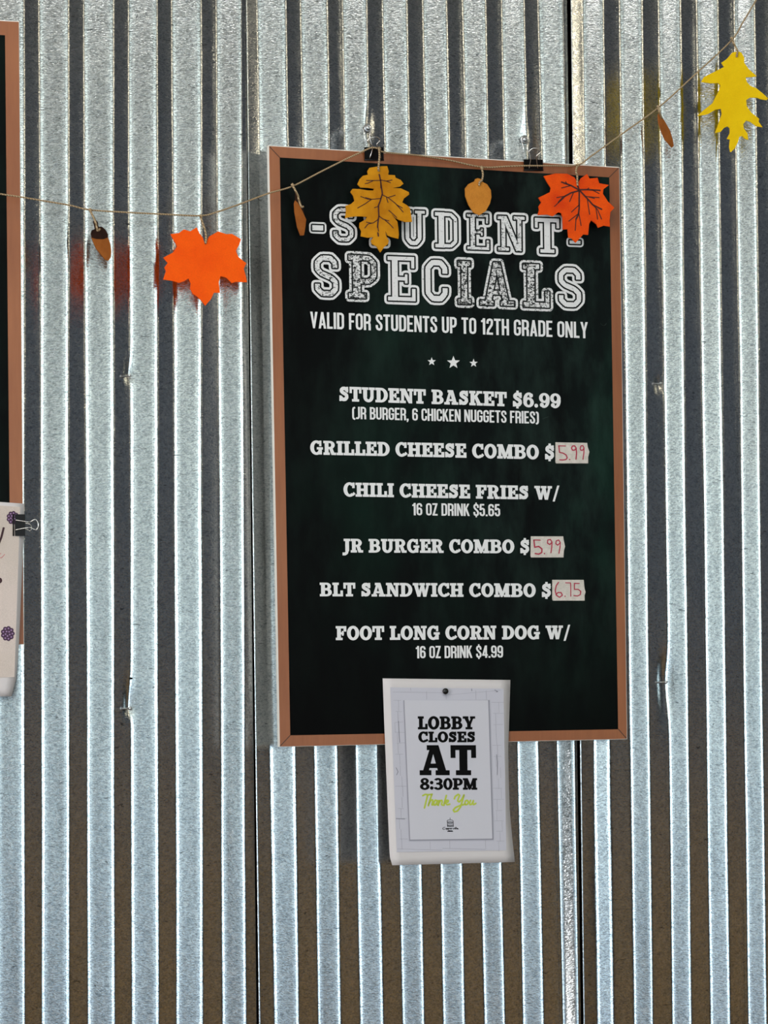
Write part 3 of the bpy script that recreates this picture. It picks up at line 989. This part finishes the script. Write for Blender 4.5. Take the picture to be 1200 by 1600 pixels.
note('printed_background', [strips(q((183, 157), (1000, 166), (1020, 1332), (230, 1345)))], M['lilac'], 0)
bl = []
rnd = random.Random(3)
rows = [157, 250, 330, 410, 480, 560, 640, 720, 800, 870, 950, 1030, 1105, 1180, 1250, 1345]
for r_i, yy in enumerate(rows[1:-1]):
    f = (yy - 157) / 1190
    l0, r0 = 185 + 47 * f, 1000 + 20 * f
    if rnd.random() < .8: bl.append(S(q((l0 + rnd.uniform(0, 30), yy), (l0 + rnd.uniform(60, 95), yy + rnd.uniform(-4, 4))), .5))
    if rnd.random() < .8: bl.append(S(q((r0 - 90 + rnd.uniform(0, 20), yy + 15), (r0 - rnd.uniform(0, 25), yy + 15)), .5))
    x = l0 + rnd.uniform(20, 60); bl.append(S(q((x, yy), (x + 3, yy + 75)), .55))
    x = r0 - rnd.uniform(25, 65); bl.append(S(q((x, yy + 15), (x + 3, yy + 90)), .45))
for x, y0, y1 in ((330, 160, 180), (445, 185, 245), (585, 200, 245), (800, 180, 245), (875, 180, 245), (770, 165, 185), (870, 1260, 1325), (612, 1262, 1320), (470, 1270, 1322)):
    bl.append(S(q((x, y0), (x + 2, y1)), .6))
bl += [S(q((200, 190), (560, 196)), .5), S(q((560, 215), (980, 178)), .4), S(q((235, 1322), (560, 1330)), .6), S(q((560, 1318), (870, 1325)), .6)]
note('printed_brick_lines', bl, M['mortar'], 1)
for ck in (S(q((243, 400), (246, 480), (252, 555)), .8), S(q((225, 735), (240, 765), (228, 790)), .8), S(q((225, 1103), (290, 1106)), .8), S(q((950, 640), (958, 700), (955, 790)), .8), S(q((770, 168), (772, 184)), .8), S(q((935, 175), (960, 188), (945, 190)), .7)):
    note('printed_crack', [ck], M['mortar_dark'], 2)
for g, mm, ly in ((9, 'shadow1', 3), (4, 'shadow2', 4)):
    note('printed_edge_tone', [strips(q((285 - g, 250), (893 + g, 250 - g * .3), (923 + g, 1250 + g), (327 - g, 1257 + g)))], M[mm], ly)
note('printed_card', [strips(q((285, 250), (890, 250), (920, 1248), (327, 1255)))], M['card'], 5)


def ntext(s, x0, x1, yt, yb, gap=.05, sk=0):
    x0, yb_, = q((x0, yb))[0]; x1 = q((x1, yb))[0][0]
    h = (yb - yt) / s6
    note('lettering', [[grow(p, 0.3) for p in g] for g in line_polys(SLAB, s, x0, yb_, x1, yb_ + sk, h, h, gap)], M['black'], 6)


ntext('LOBBY', 384, 796, 367, 459)
ntext('CLOSES', 387, 797, 477, 552)
ntext('AT', 397, 803, 575, 789)
ntext('8:30PM', 399, 810, 813, 894, gap=.03)
o3 = (640, 1225); s3 = 9.2308
q3 = lambda *pts: [(o3[0] + x / s3, o3[1] + y / s3) for x, y in pts]
script = [[(190, 168), (225, 150), (275, 155), (325, 148)], [(262, 155), (240, 240), (215, 345)],
          [(318, 160), (290, 240), (270, 312)], [(275, 290), (305, 235), (330, 228), (335, 250), (322, 300), (340, 300)],
          [(395, 240), (370, 232), (350, 265), (350, 298), (370, 305), (392, 270), (400, 238), (390, 290), (405, 302)],
          [(425, 238), (415, 308)], [(420, 275), (445, 238), (465, 235), (470, 255), (460, 295), (475, 305)],
          [(530, 165), (510, 240), (495, 308)], [(500, 275), (540, 232), (560, 240), (550, 262), (515, 270), (540, 300), (580, 290)],
          [(645, 215), (655, 180), (700, 150), (722, 165), (700, 215), (695, 245), (715, 258), (750, 225), (785, 158)],
          [(785, 158), (760, 250), (735, 330), (690, 390), (645, 402), (630, 375), (660, 340), (730, 310), (800, 292)],
          [(830, 235), (805, 245), (795, 280), (812, 300), (838, 290), (848, 255), (830, 235)],
          [(878, 235), (866, 275), (872, 298), (895, 292), (920, 240), (910, 280), (922, 298), (955, 280)]]
note('script_lettering', [S(q3(*st), 2.7, caps=True) for st in script], M['lime'], 6, label='lime green script lettering')
logo = [S(q3((583, 488), (583, 515)), .5, caps=True), S(q3((540, 530), (560, 518), (605, 518), (628, 530)), .5), S(q3((543, 530), (547, 615)), .6), S(q3((628, 530), (632, 615)), .6),
        S(q3((548, 552), (580, 546), (625, 552)), .8), S(q3((552, 566), (622, 566)), .8), S(q3((548, 592), (625, 590)), .5), S(q3((548, 600), (580, 606), (625, 600)), .6), S(q3((548, 616), (630, 614)), .5),
        S(q3((515, 625), (485, 628), (475, 645), (490, 658), (515, 650)), .5)]
for k, x in enumerate((528, 548, 568, 588, 606)):
    logo.append(S(q3((x, 636), (x - 7, 648), (x + 3, 652), (x + 7, 640), (x, 636)), .45))
    if k in (1, 2): logo.append(S(q3((x - 8, 638), (x - 8, 668)), .5))
logo += [S(q3((625, 636), (634, 652), (648, 630)), .6), S(q3((652, 638), (650, 652)), .6), S(q3((664, 622), (660, 652)), .6), S(q3((674, 622), (670, 652)), .6), S(q3((683, 648), (696, 640), (684, 636), (682, 650), (708, 648)), .6), S(q3((545, 682), (625, 682)), 1.2), S(q3((560, 672), (615, 674)), .4)]
note('printed_logo', [[grow(p, 0.12) for p in g] for g in logo], M['black'], 6)

# push pin
p = pix(698, 1080, BF - 0.010)
V, Fc = [], []
n = 20
prof = [(0.0008, 0.010), (0.0008, 0.002), (0.0044, 0.0015), (0.0048, 0.0), (0.0044, -0.0015), (0.0025, -0.0028), (0.0, -0.0032)]
for rr, dy in prof:
    for k in range(n):
        a = 2 * pi * k / n
        V.append((p.x + rr * cos(a), BF - 0.006 + dy, p.z + rr * sin(a)))
for i in range(len(prof) - 1):
    for k in range(n):
        Fc.append((i * n + k, i * n + (k + 1) % n, (i + 1) * n + (k + 1) % n, (i + 1) * n + k))
tag(mesh_obj('push_pin', V, Fc, M['pin'], smooth=True, origin=(p.x, BF, p.z)), 'round black push pin through the top of the lobby notice', 'pin')

# ------------------------------------------------------------------ left board and its flyer
LB = board([(-520, 5), (30, 33), (37.5, 1007), (-505, 1020)], [(-500, 28), (8, 55), (17, 990), (-487, 1002)],
           'partly seen brown-framed dark green board at the left edge', 'sign')
def PY(x, y):
    t = min(max((y - 785) / 300, 0), 1)
    return BF - 0.0016 - 0.006 * t * t
FLY = thing('flyer', pix(0, 790, BF - 0.002), 'cream flyer with purple blackberries clipped to the left board', 'flyer')
sheet_of_paper('paper_sheet', [(-160, 773), (-160, 900), (-158, 1000), (-156, 1089)],
               [(38, 787), (38, 830), (35, 880), (33, 930), (30, 1000), (27, 1040), (24.5, 1062), (18, 1088)], M['paper'], FLY, PY)
pf = lambda name, polys, m, ly: flat(name, polys, m, lambda x, y: PY(x, y) - 0.00045 - 0.0002 * ly, FLY)
pf('printed_background', [strips([(-152, 779), (31.5, 792), (22.5, 1058), (-150, 1062)])], M['poster'], 0)


def berry(cx, cy, r, sd):
    rn = random.Random(sd)
    cells, dots = [], []
    for k in range(9):
        a = 2 * pi * k / 9
        cells.append(disc(cx + r * .72 * cos(a), cy + r * .8 * sin(a), r * .34, n=10))
        dots.append([disc(cx + r * .70 * cos(a), cy + r * .78 * sin(a), r * .13, n=8)])
    cells.append(disc(cx, cy, r * .8))
    for k in range(5):
        a = 2 * pi * k / 5 + .4
        dots.append([disc(cx + r * .33 * cos(a), cy + r * .36 * sin(a), r * .13, n=8)])
    pf('printed_berry', [cells], M['berry'], 1)
    pf('berry_highlight', dots, M['berry_light'], 2)


berry(20, 809, 9.5, 1)
berry(12, 990, 10.5, 2)
pf('script_lettering', [S([(6, 824), (2, 840), (-3, 852)], 3.4), S([(-14, 826), (-8, 842), (-1, 845)], 3)], M['maroon'], 1)
pf('script_lettering', [S([(7.5, 866), (3, 871), (-4, 873), (-3, 866), (2, 865)], 1.0)], M['pink'], 1)
pf('printed_dot', [[disc(-1, 907, 4.5)]], M['maroon'], 1)

# ------------------------------------------------------------------ binder clips
def clip(P, jaw, spine, half, handle_pts, label, back_handle=None):
    """P(u,v,Y): clip frame in pixels; jaw/spine: pixel positions along the clip axis; half: half width px"""
    t = thing('binder_clip', P((jaw + spine) / 2, 0, BF), label, 'clip', 'black binder clips holding the boards and flyer')
    # folded sheet: front jaw plate, spine, back jaw plate
    thick = 0.0007
    prof = [(jaw, BF - 0.0026), (jaw + (spine - jaw) * .06, BF - 0.0018), (spine, BF - 0.0078), (spine, BF + BT + 0.006), (jaw, BF + BT + 0.0012)]
    V, Fc = [], []
    m_ = len(prof)
    for v in (-half, half):
        for u, Y in prof:
            V.append(P(u, v, Y))
    for v in (-half, half):
        for u, Y in prof:
            V.append(P(u, v, Y + (thick if Y < BF else -thick)) )
    for i in range(m_ - 1):
        Fc.append((i, i + 1, m_ + i + 1, m_ + i))
        Fc.append((2 * m_ + i, 3 * m_ + i, 3 * m_ + i + 1, 2 * m_ + i + 1))
        Fc.append((i, 2 * m_ + i, 2 * m_ + i + 1, i + 1))
        Fc.append((m_ + i, m_ + i + 1, 3 * m_ + i + 1, 3 * m_ + i))
    mesh_obj('clip_body', V, Fc, M['blackpaint'], t)
    # rolled jaw lip
    V, Fc = tube([P(jaw, -half, BF - 0.0030), P(jaw, half, BF - 0.0030)], 0.0012, 8)
    mesh_obj('jaw_lip', V, Fc, M['blackpaint'], t, smooth=True)
    pts = smooth_path([P(*h) for h in handle_pts], 4)
    V, Fc = tube(pts, 0.0008, 8)
    mesh_obj('wire_handle', V, Fc, M['wire'], t, smooth=True)
    if back_handle:
        pts = smooth_path([P(*h) for h in back_handle], 4)
        V, Fc = tube(pts, 0.0008, 8)
        mesh_obj('wire_handle', V, Fc, M['wire'], t, smooth=True)
    return t


Pl = lambda u, v, Y: pix(584.5 + v - u * .02, 250 - u, Y)
clip(Pl, 0, 20, 15, [(2, -7, BF - .003), (18, -2, BF - .009), (24, -4, BF - .013), (29, -10, BF - .015), (34, -6, BF - .017), (36, 4, BF - .018), (31, 10, BF - .016), (25, 5, BF - .013), (18, 6, BF - .009), (2, 11, BF - .003)],
     'black binder clip gripping the specials board top edge, left of two',
     [(8, -9, BF + .010), (22, -12, BF + .008), (38, -14, BF + .006), (50, -15, BF + .010), (54, -10, BF + .012), (50, -4, BF + .010), (38, -6, BF + .006), (22, -3, BF + .008), (8, -1, BF + .010)])
Pr = lambda u, v, Y: pix(833.5 + v - u * .02, 266 - u, Y)
clip(Pr, 0, 17, 15, [(2, -7, BF - .003), (17, -4, BF - .009), (24, -4, BF - .013), (29, -6, BF - .015), (34, -1, BF - .017), (34, 6, BF - .018), (29, 12, BF - .016), (23, 6, BF - .013), (17, 5, BF - .009), (2, 7, BF - .003)],
     'black binder clip gripping the specials board top edge, right of two',
     [(8, -11, BF + .010), (22, -13, BF + .008), (36, -15, BF + .006), (48, -17, BF + .010), (52, -12, BF + .012), (48, -7, BF + .010), (36, -9, BF + .006), (22, -5, BF + .008), (8, -2, BF + .010)])
Ps = lambda u, v, Y: pix(21 + u, 820.5 + v, Y)
clip(Ps, 0, 18.5, 17, [(3, -8, BF - .004), (19, -5.5, BF - .008), (26, -5, BF - .008), (32, -8.5, BF - .008), (36, -7.5, BF - .008), (39, 0, BF - .008), (36, 7, BF - .008), (32, 6.5, BF - .008), (26, 4, BF - .008), (19, 4.5, BF - .008), (3, 7.5, BF - .004)],
     'black binder clip holding the flyer to the left board edge',
     [(3, -6, BF + .010), (19, -3, BF + .010), (26, -1, BF + .008), (28, 4, BF + .007), (26, 9, BF + .008), (19, 6, BF + .010), (3, 3, BF + .010)])

# ------------------------------------------------------------------ garland
GY = -0.052
def gp(x, y, Y=None):
    if Y is None: Y = GY
    return pix(x, y, Y)


main = [(-40, 296, -.05), (0, 303, -.05), (33, 308, -.05), (75, 315, -.05), (110, 321, -.05), (141, 328, -.05), (200, 332, -.05), (260, 335, -.05), (314, 337, -.05), (340, 331, -.05), (380, 317, -.045), (420, 302, -.04), (457, 291, -.037), (500, 269, -.036),
        (540, 249, -.037), (566, 237, -.040), (580, 231, -.042), (590, 232, -.042), (597, 237, -.04), (620, 240, -.036), (655, 243, -.030), (700, 250, -.028), (752, 261, -.028), (790, 260, -.032), (820, 259, -.036), (860, 259, -.036), (902, 258, -.034), (925, 243, -.035), (975, 207, -.038), (1029, 168, -.042), (1080, 122, -.045), (1142, 64, -.048), (1160, 36, -.048), (1178, 6, -.048), (1205, -38, -.045)]
pts = smooth_path([pix(*a) for a in main], 8)
V, Fc = tube(pts, 0.00125, 8)
G = 'leaf and acorn garland pieces'
tag(mesh_obj('garland_twine', V, Fc, M['twine'], smooth=True), 'thin jute twine swagged across both boards carrying leaves and acorns', 'twine')


def cut(name, outline, m, Y, label, cat, loop, thick=0.0022, veins=None, slope=(0, 0), extra=None, origin=(0, 0), sc=1.0, wv=2.2):
    ox, oy = origin
    T_ = lambda p: (ox + p[0] / sc, oy + p[1] / sc)
    out = [T_(p) for p in outline]
    cx = sum(p[0] for p in out) / len(out); cy = min(p[1] for p in out)
    Yf = lambda x, y: Y + slope[0] * 1e-6 * (x - cx) + slope[1] * 1e-6 * (y - cy)
    hang = loop[0]
    t = thing(name, pix(*T_(loop[-1]), Y), label, cat, G)
    plate_world([pix(x, y, Yf(x, y)) for x, y in out], thick, 'felt_body', m, t)
    if extra:
        for nm, poly, mm in extra:
            pp = [T_(p) for p in poly]
            plate_world([pix(x, y, Yf(x, y) - 0.0006) for x, y in pp], 0.0006, nm, mm, t)
    if veins:
        for nm, vv, wd in veins:
            flat('vein', [S([T_(p) for p in st], wd / sc, caps=True) for st in vv], M['vein'], lambda x, y: Yf(x, y) - 0.0004, t)
    lp = [T_(p) for p in loop]
    P3 = smooth_path([pix(x, y, Yf(x, y) - 0.0018 if i else Y - 0.001) for i, (x, y) in enumerate(lp)], 5)
    V, Fc = tube(P3, 0.0016, 8)
    # the second strand of the doubled loop, passing through to the back
    P4 = [p + Vector((0.0014, 0.0024, 0.0)) for p in P3]
    tube(P4, 0.0013, 8, V, Fc)
    mesh_obj('hanging_loop', V, Fc, M['twine'], t, smooth=True)
    # knot round the main line
    k = pix(*lp[0], Y - 0.0004)
    V, Fc = tube([k + Vector((-.0024, 0, .0006)), k + Vector((-.0008, -.0008, .0014)), k + Vector((.0012, -.0006, 0)), k + Vector((.0022, 0, -.0014))], [.0014, .0025, .0025, .0013], 8)
    mesh_obj('knot', V, Fc, M['twine'], t, smooth=True)
    return t


# mustard oak leaf
cut('felt_leaf', [(765, 320), (820, 318), (830, 350), (826, 372), (868, 375), (872, 390), (905, 405), (922, 428), (900, 446), (850, 455), (905, 457), (955, 480), (958, 495), (925, 520), (914, 545), (940, 560), (962, 578), (966, 605), (976, 666), (935, 668), (895, 655), (870, 640), (845, 615), (862, 640), (884, 665), (889, 700), (893, 745), (890, 772), (850, 762), (824, 752), (808, 722), (812, 750), (830, 785), (825, 805), (800, 825), (778, 857), (755, 820), (727, 805), (720, 785), (735, 762), (700, 766), (657, 757), (660, 725), (648, 700), (650, 672), (688, 650), (696, 636), (660, 632), (620, 632), (560, 642), (565, 600), (562, 565), (595, 555), (618, 535), (610, 505), (592, 480), (605, 460), (650, 462), (700, 470), (735, 470), (740, 460), (700, 454), (655, 452), (636, 432), (650, 400), (670, 378), (702, 372), (698, 350), (712, 328)],
    M['leaf_mustard'], -0.040, 'mustard oak leaf with dark veins hanging over the S and T of STUDENT', 'leaf', [(768, 212), (772, 250), (768, 300), (765, 335), (768, 350)], origin=(400, 180), sc=4.0,
    veins=[('m', [[(770, 370), (778, 405), (781, 430), (790, 490), (775, 540), (765, 565), (766, 600), (768, 630), (762, 670), (760, 700)], [(762, 735), (765, 755)]], 9),
           ('b', [[(778, 408), (735, 408), (690, 408)], [(735, 408), (700, 425), (682, 428)], [(780, 405), (815, 412), (850, 405)], [(815, 412), (840, 422)], [(779, 430), (780, 455)],
                  [(782, 520), (735, 525), (700, 525), (655, 508)], [(720, 527), (680, 555), (635, 580)], [(720, 525), (685, 515)], [(790, 498), (825, 515), (870, 550), (920, 605)], [(825, 515), (870, 500)], [(815, 512), (825, 545)], [(880, 560), (915, 580)],
                  [(765, 570), (740, 578)], [(768, 630), (795, 650), (830, 660)], [(805, 655), (835, 680), (858, 705)], [(830, 595), (850, 612), (880, 640)], [(762, 652), (735, 672), (700, 680), (680, 705)], [(722, 675), (690, 668)], [(762, 700), (766, 725)]], 5.5)])
# edge-on acorn left
cut('felt_acorn', [(240, 552), (247, 532), (258, 542), (284, 585), (314, 652), (308, 705), (300, 750), (280, 752), (260, 700), (243, 605)], M['acorn'], -0.040,
    'brown acorn turned sideways over the board top left corner', 'acorn', [(228, 440), (246, 470), (262, 505), (268, 530), (284, 572), (296, 570)], origin=(400, 180), sc=4.0, slope=(400, 0),
    extra=[('acorn_cap', [(245, 480), (262, 497), (282, 545), (296, 585), (303, 618), (284, 584), (262, 545), (245, 532)], M['acorn_cap'])])
# ochre acorn
cut('felt_acorn', [(168, 412), (172, 398), (185, 394), (204, 398), (212, 414), (245, 432), (268, 468), (272, 512), (262, 552), (236, 600), (196, 625), (160, 608), (130, 560), (110, 505), (108, 458), (130, 430)], M['acorn_ochre'], -0.034,
    'plain ochre acorn facing front between mustard leaf and red-orange leaf', 'acorn', [(210, 330), (218, 370), (212, 405), (197, 420), (195, 440)], origin=(700, 180), sc=4.0)
# red orange maple
cut('felt_leaf', [(600, 380), (640, 372), (670, 364), (745, 366), (790, 388), (812, 425), (830, 396), (870, 368), (885, 396), (935, 391), (945, 425), (1006, 436), (972, 462), (968, 490), (1000, 540), (1040, 578), (1015, 605), (1010, 655), (1012, 697), (975, 690), (940, 703), (930, 682), (895, 656), (882, 680), (876, 748), (845, 745), (830, 762), (798, 797), (775, 770), (755, 765), (750, 712), (720, 714), (718, 640), (710, 612), (690, 606), (655, 632), (620, 621), (563, 624), (572, 592), (568, 570), (585, 545), (567, 515), (600, 500), (640, 480), (645, 455), (622, 420)],
    M['leaf_red'], -0.0385, 'red-orange maple leaf with dark veins over the board top right corner', 'leaf', [(808, 315), (800, 350), (808, 380), (808, 415), (810, 440)], origin=(700, 180), sc=4.0,
    veins=[('m', [[(810, 440), (820, 465), (820, 520), (820, 580), (815, 620), (800, 650)], [(820, 468), (770, 440), (710, 418)], [(818, 472), (770, 485), (720, 512), (690, 545)], [(824, 466), (870, 465), (950, 470)], [(826, 474), (865, 515), (905, 560), (960, 588)]], 10),
           ('b', [[(765, 440), (710, 455)], [(745, 432), (735, 415)], [(785, 482), (760, 540)], [(735, 505), (680, 515)], [(725, 515), (665, 570)], [(870, 465), (880, 455)], [(900, 466), (945, 490)], [(870, 520), (885, 620)], [(855, 505), (915, 520)], [(880, 510), (945, 515)], [(900, 556), (935, 590), (960, 650)], [(925, 580), (935, 650)], [(820, 560), (772, 605)], [(816, 615), (755, 662)], [(800, 650), (795, 720)], [(818, 615), (832, 690)]], 6)])
# plain orange maple
cut('felt_leaf', [(915, 292), (935, 255), (975, 233), (1010, 245), (1036, 244), (1076, 268), (1068, 292), (1053, 320), (1065, 348), (1100, 375), (1088, 400), (1097, 430), (1103, 460), (1050, 458), (1036, 464), (1012, 440), (985, 432), (977, 460), (982, 507), (955, 507), (942, 535), (917, 564), (900, 542), (880, 523), (862, 512), (850, 490), (853, 465), (842, 442), (822, 455), (800, 463), (772, 454), (730, 448), (742, 410), (735, 395), (750, 374), (730, 350), (775, 326), (792, 300), (762, 245), (800, 240), (822, 224), (850, 233), (878, 215), (890, 240), (906, 262)],
    M['leaf_orange'], -0.052, 'plain bright orange maple leaf against bare metal wall', 'leaf', [(895, 168), (908, 205), (918, 240), (920, 268), (917, 288)], origin=(0, 280), sc=2.857)
# front acorn with cap
cut('felt_acorn', [(408, 258), (440, 266), (481, 256), (493, 290), (497, 320), (495, 348), (484, 364), (470, 360), (455, 340), (430, 310)], M['acorn'], -0.052,
    'brown acorn with dark cap hanging left of the plain orange leaf', 'acorn', [(402, 140), (412, 160), (424, 185), (432, 215), (436, 230), (446, 222)], origin=(0, 280), sc=2.857, slope=(500, 0),
    extra=[('acorn_cap', [(415, 188), (426, 182), (436, 190), (440, 212), (455, 212), (470, 224), (483, 247), (482, 260), (462, 267), (435, 267), (409, 261), (405, 242), (410, 228), (424, 222)], M['acorn_cap'])])
# yellow oak leaf
cut('felt_leaf', [(925, 410), (965, 400), (992, 410), (1015, 450), (1014, 490), (1050, 540), (1112, 595), (1085, 601), (1025, 605), (1035, 640), (1062, 670), (1110, 690), (1160, 730), (1200, 768), (1190, 782), (1145, 775), (1118, 764), (1060, 762), (1030, 782), (1034, 830), (1070, 880), (1132, 928), (1127, 950), (1158, 994), (1110, 986), (1065, 952), (1030, 942), (1006, 970), (1012, 1005), (1040, 1042), (1046, 1092), (1022, 1085), (1000, 1062), (975, 1070), (968, 1105), (940, 1160), (910, 1188), (900, 1150), (906, 1090), (882, 1086), (905, 1040), (904, 1002), (885, 986), (855, 1000), (830, 1030), (790, 1038), (812, 980), (842, 890), (835, 850), (790, 856), (735, 890), (710, 898), (650, 905), (700, 860), (770, 805), (822, 705), (832, 668), (812, 648), (760, 652), (680, 640), (705, 600), (780, 562), (860, 522), (838, 490), (882, 460)],
    M['leaf_yellow'], -0.0535, 'plain yellow oak leaf at the upper right of the metal wall', 'leaf', [(915, 305), (935, 345), (960, 395), (957, 425), (955, 445)], origin=(960, 0), sc=5.0)
# edge-on acorn right
cut('felt_acorn', [(342, 900), (352, 880), (370, 908), (400, 958), (435, 1020), (456, 1090), (464, 1140), (450, 1153), (430, 1130), (395, 1090), (370, 1030), (346, 960)], M['acorn'], -0.044,
    'slender brown acorn turned edge-on below the twine near the yellow leaf', 'acorn', [(340, 838), (350, 870), (358, 895), (372, 925)], origin=(960, 0), sc=5.0, slope=(500, 0))
